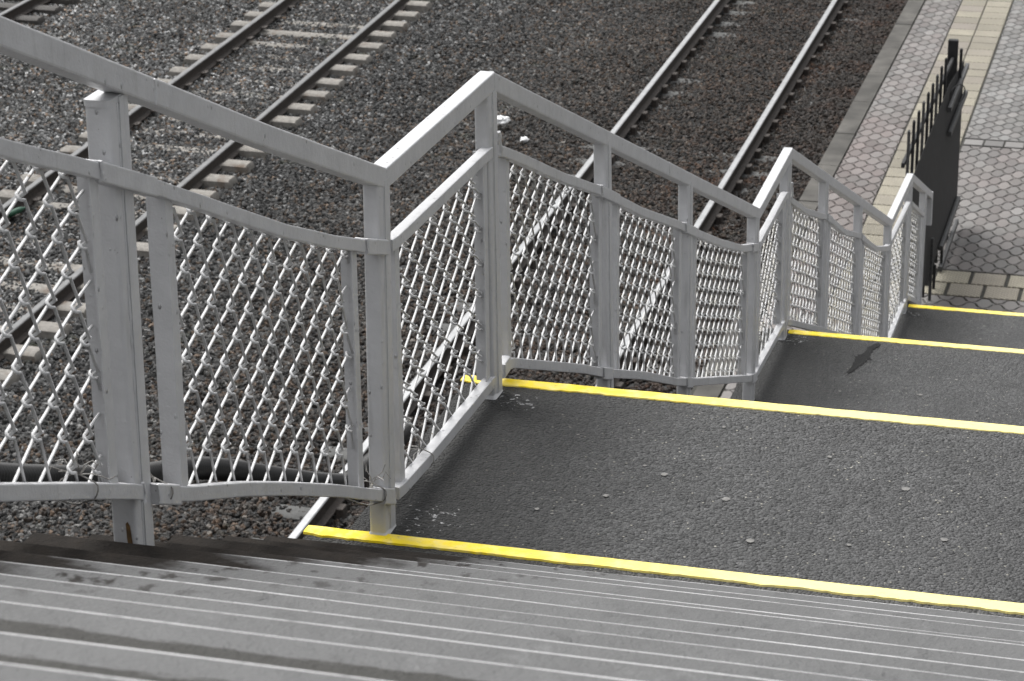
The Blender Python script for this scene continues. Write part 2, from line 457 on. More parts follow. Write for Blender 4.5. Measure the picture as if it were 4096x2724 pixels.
def landing(y0, y1, z, x0, near=True, gum=(), stain=None):
    mb = MB()
    n = 40; m = 12
    # slab with slightly ragged left edge
    xs = [x0 + .004 + (W1-x0)*i/n for i in range(n+1)]; ys = [y0 + (y1-y0)*j/m for j in range(m+1)]
    top = []
    for j, y in enumerate(ys):
        for i, x in enumerate(xs):
            xx = x + (.008*nz(0, y, z, 9) if i == 0 else 0)
            edge = (.004 if i == 0 or j in (0, m) else 0)
            top.append((xx, y, z - edge + .0025*nz(x, y, z, 3)))
    fs = []
    for j in range(m):
        for i in range(n):
            a = j*(n+1)+i; fs.append((a, a+1, a+n+2, a+n+1))
    mb.add(top, fs)
    mb.box(x0+.006, W1, y0+.003, y1-.003, z-.16, z-.0065, .004)
    rnd = random.Random(int(z*100)+5)
    for (gx, gy, gr) in gum:
        q = 14
        gr *= .72
        ring = [(gx + gr*math.cos(2*pi*a/q)*(1+.25*nz(a, gx, gy, 1.3)), gy + gr*1.1*math.sin(2*pi*a/q)*(1+.3*nz(a, gy, gx, 1.7)), z+.0022) for a in range(q)]
        mb.add([(gx, gy, z+.0045)] + [(v[0], v[1], v[2]+.0008) for v in ring], [(0, 1+a, 1+(a+1) % q) for a in range(q)], 1)
    if stain:
        pts = stain; L = []; R = []
        for i in range(len(pts)*6-5):
            a = i//6; f = (i % 6)/6; p0 = pts[a]; p1 = pts[min(a+1, len(pts)-1)]
            x = p0[0]+(p1[0]-p0[0])*f; y = p0[1]+(p1[1]-p0[1])*f; w = p0[2]+(p1[2]-p0[2])*f
            w1 = w*(.6+2.6*abs(nz(x, y, 3, 22)))+.006; w2 = w*(.6+2.6*abs(nz(x, y, 9, 25)))+.006
            L.append((x-w1, y+w1*1.1, z+.0045)); R.append((x+w2, y-w2*1.1, z+.0045))
        q = len(L)
        mb.add(L+R, [(i, i+1, q+i+1, q+i) for i in range(q-1)], 2)
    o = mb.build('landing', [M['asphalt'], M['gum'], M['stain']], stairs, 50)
    return o

def stripe(y0, y1, z, x0, x1=W1, seed=0, h=.003):
    n = 230; a = []; rings = []
    mb = MB()
    for i in range(n+1):
        x = x0 + (x1-x0)*i/n
        ya = y0 + .006*nz(x, seed, 0, 9) + .006*nz(x, seed, 1, 40)*1.0
        yb = y1 + .0015*nz(x, seed, 2, 20)
        dz = .0012*nz(x, seed, 3, 12)
        if i < 3: ya += (3-i)*.003
        rings.append([(x, ya, z-.002), (x, ya+.0015, z+h+dz), (x, (ya+yb)/2, z+h+.0006+dz), (x, yb-.0015, z+h+dz), (x, yb, z-.002)])
    mb.loft(rings)
    return mb

L1 = landing(-.14, 1.186, 0, -.135, gum=[(.52,.36,.012),(.65,.55,.014),(.86,.42,.016),(1.35,.62,.017),(.98,.16,.016),(1.5,.3,.014),(.35,.22,.010),(1.1,.80,.010),(.75,.95,.009),(.58,.60,.008),(.33,.78,.007),(.4,.2,.007),(1.25,.2,.009)])
L2 = landing(5.50, 6.73, -1.835, -.13, gum=[(.8,5.95,.016),(.95,6.2,.012),(1.3,6.4,.013),(.4,5.9,.01),(1.1,5.8,.01)], stain=[(.50,6.62,.002),(.49,6.60,.006),(.475,6.57,.010),(.46,6.52,.006),(.45,6.42,.016),(.435,6.35,.022),(.43,6.29,.012),(.415,6.22,.005),(.40,6.16,.001)])
L3 = landing(10.8, 12.23, -3.62, -.10, gum=[(.6,11.6,.014),(.9,11.9,.012)])
ob = []
stripe(-.106, -.050, 0, -.245, seed=1, h=.005).build('edge_stripe', M['yellow'], stairs, 25)
stripe(1.122, 1.182, 0, -.15, seed=2, h=.002).build('edge_stripe', M['yellow'], stairs, 25)
stripe(6.665, 6.724, -1.835, .0, seed=3, h=.002).build('edge_stripe', M['yellow'], stairs, 25)
stripe(12.16, 12.224, -3.62, .0, seed=4, h=.002).build('edge_stripe', M['yellow'], stairs, 25)
# kerb bar that carries the first stripe past the landing's edge
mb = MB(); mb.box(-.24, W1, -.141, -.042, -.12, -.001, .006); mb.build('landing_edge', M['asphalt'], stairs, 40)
# top landing behind the camera's feet
mb = MB(); mb.box(W0, W1, -7.6, -14*T1+.0, 2.02, 2.178, .01); mb.build('upper_landing', M['tread'], stairs, 40, origin=(0, -6.2, 2.1))
# stringers and trestle legs below
for xs in (W0+.03, W1-.13):
    for (ya, za, yb, zb) in ((-4.85, 2.0, -.14, -.02), (1.19, -.16, 5.5, -1.96), (6.74, -2.0, 10.8, -3.74), (12.24, -3.74, 13.3, -4.25)):
        mb = MB(); rings = []
        for y, z in ((ya, za), (yb, zb)):
            rings.append([(xs, y, z-.36), (xs+.1, y, z-.36), (xs+.1, y, z-.2), (xs, y, z-.2)])
        mb.loft(rings); mb.build('stringer', M['paint'], stairs, 30)
for (y, z) in ((.1, -.161), (1.0, -.161), (5.7, -2.0), (6.5, -2.0), (-5.0, 2.0), (11.0, -3.785)):
    for x in (.12, W1-.3):
        mb = MB(); mb.box(x, x+.14, y-.07, y+.07, -5.25 if x < 1 and y < 7 or y < 7 else -4.47, z-.002 if z < 1.9 else 2.018, .008)
        mb.build('support_column', M['paint'], stairs, 30)

# ------------------------------------------------------------------ the railing
rail = empty('stair_railing', (0, 0, 0), 'light grey welded steel railing with chain link infill panels stepping down the stairs', 'railing')

def sweep_part(name, ys, zf, x0, x1, h0, h1, mat_, parent, r=.004, wob=.0006, seed=0):
    mb = MB(); rings = []
    sec = rrect(x0, x1, h0, h1, r, 2)
    for y in ys:
        z = zf(y) + wob*nz(y, seed, 0, 6)
        dx = wob*nz(y, seed, 4, 5)
        rings.append([(a+dx, y, z+b) for a, b in sec])
    mb.loft(rings)
    return mb.build(name, mat_, parent, 16)

def frange(a, b, s):
    n = max(1, int(round((b-a)/s))); return [a+(b-a)*i/n for i in range(n+1)]

nodes = [p for p in TOP if p[0] in (-5.2, 0, 1.055, 5.73, 6.66, 10.99, 12.13, 13.48)]
segs = [(-5.2,0),(0,1.055),(1.055,5.73),(5.73,6.66),(6.66,10.99),(10.99,12.13),(12.13,13.48)]
for i, (a, b) in enumerate(segs):
    sweep_part('handrail', frange(a+.0006, b-.0006, .12), lambda y: interp(TOP, y), -.05, 0, -.06, 0, M['paint'], rail, .005, .0009, i)
# turned-down end of the handrail
mb = MB(); sec = rrect(-.05, 0, -.02, .02, .005, 2)
mb.loft([[(x, 13.50+y, z) for x, y in sec] for z in (-3.40, -3.3, -3.2, -3.128)]); mb.build('handrail_end', M['paint'], rail, 16)

def bead(mb, pts, r, seed, step=.006):
    P = []
    for (a, b) in zip(pts[:-1], pts[1:]):
        a = Vector(a); b = Vector(b); n = max(2, int((b-a).length/step))
        P += [a.lerp(b, i/n) for i in range(n)]
    P.append(Vector(pts[-1]))
    mb.tube(P, r, 6, rf=lambda i: .75 + .7*abs(nz(i*.9, seed, 0, 1.1)) + (.5 if nz(i, seed, 7, .35) > .35 else 0))

# weld beads on the mitres
mb = MB()
for i, (y, z) in enumerate([(0, 1.06), (1.055, 1.052), (5.73, -.84), (6.66, -.80), (10.99, -2.56), (12.13, -2.57)]):
    bead(mb, [(-.045, y, z-.0005), (-.006, y, z-.0005), (-.001, y, z-.003), (-.001, y, z-.052)], .0022, i)
    mb.build('weld_seam', M['paint'], rail, 60); mb = MB()
# butt weld half way down the near handrail
zb = interp(TOP, -1.495)
bead(mb, [(-.0005, -1.50, zb-.002), (-.0005, -1.492, zb-.03), (-.0005, -1.497, zb-.058)], .0022, 3)
mb.build('weld_seam', M['paint'], rail, 60)
for y in (-3.4, 3.6):
    mb = MB(); zb = interp(TOP, y); bead(mb, [(-.0005, y, zb-.002), (-.0005, y+.004, zb-.058)], .002, 5)
    mb.build('weld_seam', M['paint'], rail, 60)

# posts: (y_near, y_far, foot z, x lean at foot, y lean at foot, x0, x1, top z override)
POSTS = [(-3.38,-3.29,1.36,0,0,-.049,-.001,None),(-1.705,-1.62,.57,-.004,0,-.066,-.010,1.70),(-.065,.02,-.002,-.010,0,-.049,-.002,None),(.99,1.072,-.002,.004,.012,-.049,-.002,None),
         (2.50,2.58,-.62,.002,.05,-.049,-.002,None),(4.0,4.08,-1.29,0,.03,-.049,-.002,None),(5.64,5.72,-1.84,0,-.02,-.049,-.002,None),(6.56,6.64,-1.84,0,0,-.049,-.002,None),
         (7.89,7.97,-2.5,0,.03,-.049,-.002,None),(9.37,9.45,-3.1,0,.04,-.049,-.002,None),(10.9,10.98,-3.63,0,0,-.049,-.002,None),(12.03,12.11,-3.63,0,-.02,-.049,-.002,None),(13.0,13.09,-4.13,0,-.05,-.049,-.002,None)]
for i, (ya, yb, zf, lx, ly, x0, x1, tz) in enumerate(POSTS):
    zt = tz if tz else max(interp(TOP, ya), interp(TOP, yb)) - .057
    mb = MB(); sec = rrect(x0, x1, ya, yb, .009, 3); rings = []
    for z in frange(zf, zt, .05):
        u = (zt-z)/(zt-zf)
        rings.append([(x + lx*u + .0008*nz(z, i, 0, 5), y + ly*u + .0008*nz(z, i, 3, 5), z) for x, y in sec])
    mb.loft(rings)
    if tz:  # open box top: dark recess with a raised lip
        mb.loft([[(x, y, z) for x, y in rrect(x0-.002, x1, ya-.002, yb, .01, 3)] for z in (zt-.012, zt+.002)])
    # raised flange edge and seam weld down the side face
    for (q, s0) in ((.42, 0),):
        ym = ya + (yb-ya)*q
        zz = frange(zf+.01, zt-.01, .05)
        P = [(x1 + lx*(zt-z)/(zt-zf) - .0008, ym + ly*(zt-z)/(zt-zf) + .0012*nz(z, i, 8, 9), z) for z in zz]
        bead(mb, P, .0032, i+3, .010)
    # plate that doubles the far half of the side face
    rings = []
    for z in frange(zf+.001, zt-.001, .1):
        u = (zt-z)/(zt-zf); c = [(x1-.003, ya+(yb-ya)*.5), (x1+.003, ya+(yb-ya)*.5), (x1+.003, yb-.001), (x1-.003, yb-.001)]
        rings.append([(x+lx*u, y+ly*u, z) for x, y in c])
    mb.loft(rings)
    # foot fillet
    mb.loft([[(x, y, z) for x, y in rrect(x0-e+lx, x1+e+lx, ya-e+ly, yb+e+ly, .01, 3)] for z, e in ((zf-.001, .007), (zf+.006, .004), (zf+.014, .0))], caps=False)
    mb.build('post', M['paint'], rail, 40)

# ---- chain link panel
def chain(ya, yb, hp, vp, zbf, ztf, xc, seed, r=.0036, d=.0075):
    """flattened spirals hooked into each other; the lattice is square to the bottom rail"""
    mb = MB(); rnd = random.Random(seed)
    th = math.atan2(zbf(ya)-zbf(yb), yb-ya)
    c_, s_ = math.cos(th), math.sin(th)
    jit = {}
    za = zbf(ya)
    def node(c, j):
        if (c, j) not in jit: jit[(c, j)] = (rnd.gauss(0, .0011), rnd.gauss(0, .0014))
        a, b = jit[(c, j)]
        u = c*hp + a; v = (j+.4)*vp + b
        return ya + u*c_ + v*s_, za - u*s_ + v*c_
    def inside(y, z, m=.026, t=.010): return ya-.004 < y < yb+.004 and zbf(y)+m < z < ztf(y)-t
    nc = int((yb-ya)/c_/hp)+4; nr = int(1.2/vp)
    for i in range(-int(nr*vp*abs(s_)/hp)-2, nc):
        runs = []; cur = []
        for j in range(-1, nr):
            side = (i+j) % 2; y, z = node(i+side, j)
            if inside(y, z): cur.append((j, side, y, z))
            elif cur: runs.append(cur); cur = []
        if cur: runs.append(cur)
        for run in runs:
            path = []
            def seg_end(j0, j1, f):
                # point on the way from node j0 (in the panel) to node j1 (outside it), stopped by the frame
                a_ = node(i+(i+j0) % 2, j0); b_ = node(i+(i+j1) % 2, j1); lo, hi = 0, 1.7
                for _ in range(10):
                    m_ = (lo+hi)/2; y = a_[0]+(b_[0]-a_[0])*m_; z = a_[1]+(b_[1]-a_[1])*m_
                    if inside(y, z, -.028, .001): lo = m_
                    else: hi = m_
                return (xc+d*f*(1-min(1, 1.1*lo)), a_[0]+(b_[0]-a_[0])*lo, a_[1]+(b_[1]-a_[1])*lo)
            j, side = run[0][0], run[0][1]
            p0 = seg_end(j, j-1, -1 if side else 1)
            if abs(p0[2]-run[0][3]) > .012: path.append(p0)
            for (j, side, y, z) in run:
                s = 1 if side else -1; f = -s; e = .0125 * rnd.uniform(.85, 1.15)
                g_ = .0066
                for k in range(9):
                    a_ = pi*k/8; q = -g_*math.cos(a_)*(1 if k in (0, 8) else .95)
                    path.append((xc+d*f*math.cos(a_), y + s*e*math.sin(a_)**.8 + q*s_, z + q*c_))
            j, side = run[-1][0], run[-1][1]
            p1 = seg_end(j, j+1, 1 if side else -1)
            if abs(p1[2]-run[-1][3]) > .012: path.append(p1)
            mb.tube(path, r, 6)
    return mb

def panel(ya, yb, hp, vp, seed, xm=-.034, bars=(True, True), arch=0, det=True):
    """one framed chain link panel between two posts: bars > top rail, bottom rail, mesh"""
    zt = lambda y: smooth_tab(MID, y, .05); zbq = lambda y: smooth_tab(BOT, y, .05)
    ia, ib = ya, yb
    ch = chain(ia+(.012), ib-.012, hp, vp, zbq, lambda y: zt(y)-.02, xm, seed)
    p = ch.build('wire_mesh', M['wire'], rail, 60)
    # L-section bars
    for (y, sgn) in ((ia, 1), (ib, -1)):
        z0, z1 = zbq(y)-.01, zt(y)-.012
        L = [(-.052, -.002), (-.008, -.002), (-.008, .036), (-.012, .036), (-.012, .002), (-.052, .002)]
        mb = MB()
        mb.loft([[(a + .001*nz(z, y, 0, 6), y + sgn*b + .0015*nz(z, y, 1, 4), z) for a, b in L] for z in frange(z0, z1, .08)])
        mb.build('frame_bar', M['paint'], p, 16)
    return p

def rails_for(ya, yb, p, seed):
    sweep_part('top_rail', frange(ya, yb, .06), lambda y: smooth_tab(MID, y, .06), -.030, .004, -.036, 0, M['paint'], p, .003, .0012, seed)
    sweep_part('bottom_rail', frange(ya, yb, .06), lambda y: smooth_tab(BOT, y, .06), -.030, .004, -.037, 0, M['paint'], p, .003, .0012, seed+20)

BAYS = [  # rails from/to, panel frame from/to, half pitch, row height
 (-3.288,-1.69,-3.19,-1.79,.0605,.0645), (-1.618,-.045,-1.46,-.245,.0605,.0645), (.021,1.013,.075,.985,.0665,.0525),
 (1.102,2.57,1.20,2.47,.0605,.0635), (2.62,4.03,2.72,3.90,.0605,.0635), (4.09,5.665,4.19,5.50,.0605,.0635),
 (5.742,6.558,5.80,6.50,.0665,.0525), (6.646,8.0,6.73,7.92,.0605,.0635), (8.045,9.48,8.12,9.42,.0605,.0635), (9.53,10.91,9.62,10.83,.0605,.0635),
 (10.987,11.998,11.05,11.94,.0665,.0525), (12.087,12.94,12.15,12.88,.0605,.0635)]
for i, (ra, rb, fa, fb, hp, vp) in enumerate(BAYS):
    p = panel(fa, fb, hp, vp, 50+i)
    rails_for(ra, rb, p, i)

# sleeve brackets where the top rails pass the posts and stubs for the bottom rails
def bracket(ya, yb, tab, x0=-.03, x1=.008, h0=-.041, h1=.004, seed=0):
    mb = MB(); sec = rrect(x0, x1, h0, h1, .004, 2)
    mb.loft([[(a, y, interp(tab, y)+b+.0008*nz(y, seed, a*30, 14)) for a, b in sec] for y in frange(ya, yb, .03)])
    za = interp(tab, ya)
    bead(mb, [(x0+.004, ya, za+.003), (x1, ya, za+.002), (x1+.001, ya+.002, za-.036)], .003, seed)
    return mb
for i, (a, b) in enumerate([(-3.45,-3.2),(-1.80,-1.53),(-.2,-.024),(2.42,2.70),(3.92,4.16),(5.52,5.69),(7.93,8.13),(9.42,9.60)]):
    bracket(a, b, MID, seed=i).build('rail_bracket', M['paint'], rail, 16)
for i, (a, b) in enumerate([(-1.625,-1.505),(-.115,-.03),(1.105,1.17),(2.45,2.60),(3.99,4.12),(5.6,5.73)]):
    bracket(a, b, BOT, h0=-.045, h1=.005, seed=i+9).build('rail_bracket', M['paint'], rail, 16)
for i, (y, z) in enumerate([(1.085, .80), (6.65, -1.04)]):
    mb = MB(); mb.tube([(.002+.003*nz(k, i, 0, .7), y+.004*k+.003*nz(k, i, 2, .9), z+.055-.012*k) for k in range(8)], .009, 8, rf=lambda k: .6+.6*abs(nz(k, i, 5, 1.3)))
    mb.build('weld_lump', M['paint'], rail, 60)
for i, y in enumerate((-1.69, -1.615, -.03)):
    z = interp(BOT, y)
    mb = MB(); bead(mb, [(.003, y, z+.004), (.006, y+.003, z-.018), (.003, y, z-.04)], .0055, i)
    mb.build('weld_lump', M['paint'], rail, 60)

# rust patch low on the near post
mb = MB()
q = [(-.036, .77), (-.031, .775), (-.026, .765), (-.024, .745), (-.0215, .72), (-.019, .70), (-.022, .67), (-.020, .64), (-.03, .60), (-.034, .66), (-.031, .70), (-.035, .735)]
mb.add([(x, -1.7065, z) for x, z in q], [tuple(range(len(q)))])
mb.build('rust_patch', M['rust'], rail, 30)

# ------------------------------------------------------------------ conduit tied outside the railing
mb = MB(); P = []
def hz(y): return interp(BOT, y) + .012 + .012*math.sin(y*4.1) 
for y in frange(-3.4, .42, .004):
    x = -.105 + .012*math.sin(y*2.3)
    z = hz(y) if y < -.1 else hz(-.1) - .09*(y+.1) 
    P.append((x, y, z))
mb.tube(P, .026, 10, rf=lambda i: 1 + .09*(1 if (i % 3) == 0 else -.2))
cond = mb.build('corrugated_conduit', M['hose'], None, 60)
tag(cond, 'black corrugated plastic conduit lying along the outside foot of the near railing panels', 'conduit')
for i, y in enumerate((-1.93, -1.56, -.12, .32)):
    mb = MB(); zc = interp(BOT, y) - .016
    ring = []
    for k in range(26):
        a = 2*pi*k/24
        ring.append((-.045 + .058*math.cos(a) if math.cos(a) > 0 else -.045 + .085*math.cos(a), y+.004*math.sin(k*1.3), zc + .034*math.sin(a)*(1.0)))
    mb.tube(ring, .0018, 6)
    for k in range(7):
        a = random.Random(i*10+k)
        p0 = Vector((-.03, y, zc+.03)); L = [p0]
        dv = Vector((a.uniform(-.6, .5), a.uniform(-1, .2), a.uniform(.05, .8))).normalized()
        for s in range(1, 6):
            L.append(p0 + dv*.016*s + Vector((.004*math.sin(s*1.7+k), .004*math.cos(s*2+k), -.0012*s*s*a.uniform(.3, 1.6))))
        mb.tube(L, .0014, 5)
    o = mb.build('wire_tie', M['tie'], None, 60)
    tag(o, ['frayed wire tie round the bottom rail of the leftmost panel', 'frayed wire tie on the bottom rail just right of the widest post', 'twisted wire tie at the corner post beside the nearest yellow stripe', 'thin wire tie on the sloping rail of the first landing panel'][i], 'wire tie', 'wire ties holding the conduit')

# ------------------------------------------------------------------ ground
def sheet(name, x0, x1, y0, y1, z, m, nx=1, ny=1, f=None, kind='structure'):
    vs = []; fs = []
    for j in range(ny+1):
        for i in range(nx+1):
            x = x0+(x1-x0)*i/nx; y = y0+(y1-y0)*j/ny
            vs.append((x, y, z + (f(x, y) if f else 0)))
    for j in range(ny):
        for i in range(nx):
            a = j*(nx+1)+i; fs.append((a, a+1, a+nx+2, a+nx+1))
    me = bpy.data.meshes.new(name); me.from_pydata(vs, [], fs); me.update()
    o = link(name, me, m, None, 179)
    if kind: o['kind'] = kind
    return o
sheet('ground', -600, 600, -600, 600, -5.34, M['ground'])
def bed(x, y):
    h = .03*nz(x, y, 0, .5) + .02*nz(x, y, 3, 1.6)
    # a shallow drain between the two near tracks
    h -= .07*math.exp(-((x+6.4)/.7)**2)
    h += .03*math.exp(-((x+11.6)/.8)**2)
    h -= .05*math.exp(-((x+4.4)/.35)**2) + .03*math.exp(-((x+2.75)/.35)**2)
    return h
BEDZ = -5.215
sheet('ballast', -40, -1.62, -30, 80, BEDZ-.03, M['bed'], 120, 120, bed)

# loose stones, geometry nodes on a patch of the same surface
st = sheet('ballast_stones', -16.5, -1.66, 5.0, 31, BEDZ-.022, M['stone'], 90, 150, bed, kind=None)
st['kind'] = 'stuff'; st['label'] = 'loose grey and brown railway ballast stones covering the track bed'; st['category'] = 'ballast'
ng = bpy.data.node_groups.new('scatter_stones', 'GeometryNodeTree')
ng.interface.new_socket('Geometry', in_out='INPUT', socket_type='NodeSocketGeometry')
ng.interface.new_socket('Geometry', in_out='OUTPUT', socket_type='NodeSocketGeometry')
N = ng.nodes; LK = ng.links
gi = N.new('NodeGroupInput'); go = N.new('NodeGroupOutput')
ds = N.new('GeometryNodeDistributePointsOnFaces'); ds.inputs['Density'].default_value = 820; ds.inputs['Seed'].default_value = 4
LK.new(gi.outputs[0], ds.inputs['Mesh'])
jn = N.new('GeometryNodeJoinGeometry')
for v in range(7):
    ic = N.new('GeometryNodeMeshIcoSphere'); ic.inputs['Radius'].default_value = 1; ic.inputs['Subdivisions'].default_value = 3
    sp = N.new('GeometryNodeSetPosition'); ps = N.new('GeometryNodeInputPosition')
    vo = N.new('ShaderNodeTexVoronoi'); vo.voronoi_dimensions = '4D'; vo.inputs['Scale'].default_value = .95; vo.inputs['W'].default_value = v*3.7
    LK.new(ps.outputs[0], vo.inputs['Vector'])
    ma = N.new('ShaderNodeMath'); ma.operation = 'MULTIPLY_ADD'; LK.new(vo.outputs['Distance'], ma.inputs[0]); ma.inputs[1].default_value = -.85; ma.inputs[2].default_value = 1.25
    sc = N.new('ShaderNodeVectorMath'); sc.operation = 'SCALE'; LK.new(ps.outputs[0], sc.inputs[0]); LK.new(ma.outputs[0], sc.inputs['Scale'])
    LK.new(ic.outputs['Mesh'], sp.inputs['Geometry']); LK.new(sc.outputs[0], sp.inputs['Position'])
    sm = N.new('GeometryNodeSetMaterial'); sm.inputs['Material'].default_value = M['stone']; LK.new(sp.outputs[0], sm.inputs[0])
    g2 = N.new('GeometryNodeGeometryToInstance'); LK.new(sm.outputs[0], g2.inputs[0]); LK.new(g2.outputs[0], jn.inputs[0])
ip = N.new('GeometryNodeInstanceOnPoints'); LK.new(ds.outputs['Points'], ip.inputs['Points']); LK.new(jn.outputs[0], ip.inputs['Instance'])
ip.inputs['Pick Instance'].default_value = True
ri = N.new('FunctionNodeRandomValue'); ri.data_type = 'INT'; ri.inputs[4].default_value = 0; ri.inputs[5].default_value = 6; ri.inputs['Seed'].default_value = 3
LK.new(ri.outputs[2], ip.inputs['Instance Index'])
rr = N.new('FunctionNodeRandomValue'); rr.data_type = 'FLOAT_VECTOR'; rr.inputs[0].default_value = (0, 0, 0); rr.inputs[1].default_value = (6.28, 6.28, 6.28); rr.inputs['Seed'].default_value = 8
LK.new(rr.outputs[0], ip.inputs['Rotation'])
rs = N.new('FunctionNodeRandomValue'); rs.data_type = 'FLOAT_VECTOR'; rs.inputs[0].default_value = (.018, .015, .012); rs.inputs[1].default_value = (.046, .037, .030); rs.inputs['Seed'].default_value = 12
LK.new(rs.outputs[0], ip.inputs['Scale'])
LK.new(ip.outputs[0], go.inputs[0])
md = st.modifiers.new('scatter', 'NODES'); md.node_group = ng

# ------------------------------------------------------------------ tracks
def rail_profile(s=1.0):
    return [(-.065, 0), (.065, 0), (.065, .012), (.012, .028), (.009, .105), (.033, .118), (.035, .142), (.028, .150), (-.028, .150), (-.035, .142), (-.033, .118), (-.009, .105), (-.012, .028), (-.065, .012)]
def make_rail(mb, x, slope, y0, y1, zfoot, top_i):
    prof = rail_profile(); rings = []
    for y in frange(y0, y1, 4):
        rings.append([(x + slope*(y-20) + a, y, zfoot + b) for a, b in prof])
    n = len(prof); vs = [p for r in rings for p in r]
    for mi in (0, 1):
        fs = []
        for i in range(len(rings)-1):
            for j in range(n):
                k = (j+1) % n; top = 6 <= j <= 8
                if (mi == 1) == top: fs.append((i*n+j, i*n+k, (i+1)*n+k, (i+1)*n+j))
        mb.add(vs, fs, mi)
    mb.add(rings[0], [tuple(range(n))], 0); mb.add(rings[-1], [tuple(range(n))], 0)

def sleeper_mb(cx, y, zt, half, mat_dip, w=.11, yaw=0):
    mb = MB(); rings = []
    for u in (-1, -.985, -.74, -.62, .62, .74, .985, 1):
        x = cx + u*half; dip = mat_dip if abs(u) < .65 else 0
        e = .03 if abs(u) == 1 else 0
        yy = y - yaw*(x-cx)
        z = zt - dip - e
        rings.append([(x, yy-w-.02, zt-.18), (x, yy-w, z-.02), (x, yy-w*.72, z), (x, yy+w*.72, z), (x, yy+w, z-.02), (x, yy+w+.02, zt-.18)])
    mb.loft(rings)
    return mb

def track(label, xl, xr, slope, zf, heads, smat, dip, ztop, half, y0s, y1s, pitch, phase, jitter):
    t = empty('railway_track', ((xl+xr)/2, 15, zf), label, 'railway track')
    for x in (xl, xr):
        mb = MB(); make_rail(mb, x, slope, -40, 90, zf, 1)
        mb.build('rail', [M['rail_side'], heads], t, 30)
    y = y0s + phase; k = 0
    base = None
    while y < y1s:
        cx = (xl+xr)/2 + slope*(y-20)
        mb = sleeper_mb(cx, y, ztop + random.uniform(-jitter, jitter), half, dip, yaw=-slope+random.uniform(-.01, .01))
        # rail chairs / clips
        for x in (xl, xr):
            xx = x + slope*(y-20)
            for s in (-1, 1):
                mb.box(xx+s*.095-.03, xx+s*.095+.03, y-.055, y+.055, ztop-.02, zf+.03, .006, mi=1)
        mb.build('sleeper', [smat, M['rail_side']], t, 35)
        y += pitch; k += 1
    return t
sl = -math.tan(math.radians(1.05))
# x at y=20 of each railhead centre
track('railway track nearest the platform with bright polished rails in dark brown ballast', -4.37, -2.835, sl, -5.20, M['steel_top'], M['concrete_dark'], .0, -5.262, 1.25, 6.0, 31, .60, .12, .006)
track('railway track with dull rails and pale concrete sleeper ends, second from the platform', -9.955, -8.42, -math.tan(math.radians(2.4)), -5.20, M['steel_dull'], M['concrete'], .090, -5.138, 1.14, 8.0, 31, .585, .17, .012)
track('dark railway track with tarred timber sleepers in the far top left corner', -15.1, -13.50, -math.tan(math.radians(0.8)), -5.19, M['steel_dull'], M['timber'], 0, -5.15, 1.2, 20.2, 31, .58, .1, .01)

# ------------------------------------------------------------------ platform
PZ = -4.46
mb = MB(); mb.box(-1.655, 60, 6.5, 200, -5.5, PZ-.012, .01)
o = mb.build('platform', M['joint'], None, 30, origin=(0, 20, PZ)); o['kind'] = 'structure'
mb = MB(); y = 6.5; k = 0
edge = lambda y: -1.66 - .008*(y-18)
while y < 60:
    L = random.choice((1.15, 1.2, 1.25)); c = [(edge(y+.004), y+.004), (edge(y)+.2, y+.004), (edge(y+L)+.2, y+L-.004), (edge(y+L-.004), y+L-.004)]
    dz = random.uniform(-.003, .003)
    mb.loft([[(a, b, z) for a, b in c] for z in (-4.66, PZ+.006+dz)] + [[(c[0][0]+.008, c[0][1]+.004, PZ+.012+dz), (c[1][0]-.002, c[1][1]+.004, PZ+.012+dz), (c[2][0]-.002, c[2][1]-.004, PZ+.012+dz), (c[3][0]+.008, c[3][1]-.004, PZ+.012+dz)]])
    y += L
o = mb.build('platform_coping', M['coping'], None, 40); o['kind'] = 'structure'

def tone_attr(me, tones):
    ca = me.color_attributes.new('tone', 'FLOAT_COLOR', 'CORNER')
    flat = []
    for p in me.polygons:
        t = tones[p.index]; flat += [t[0], t[1], 0, 1] * p.loop_total
    ca.data.foreach_set('color', flat)

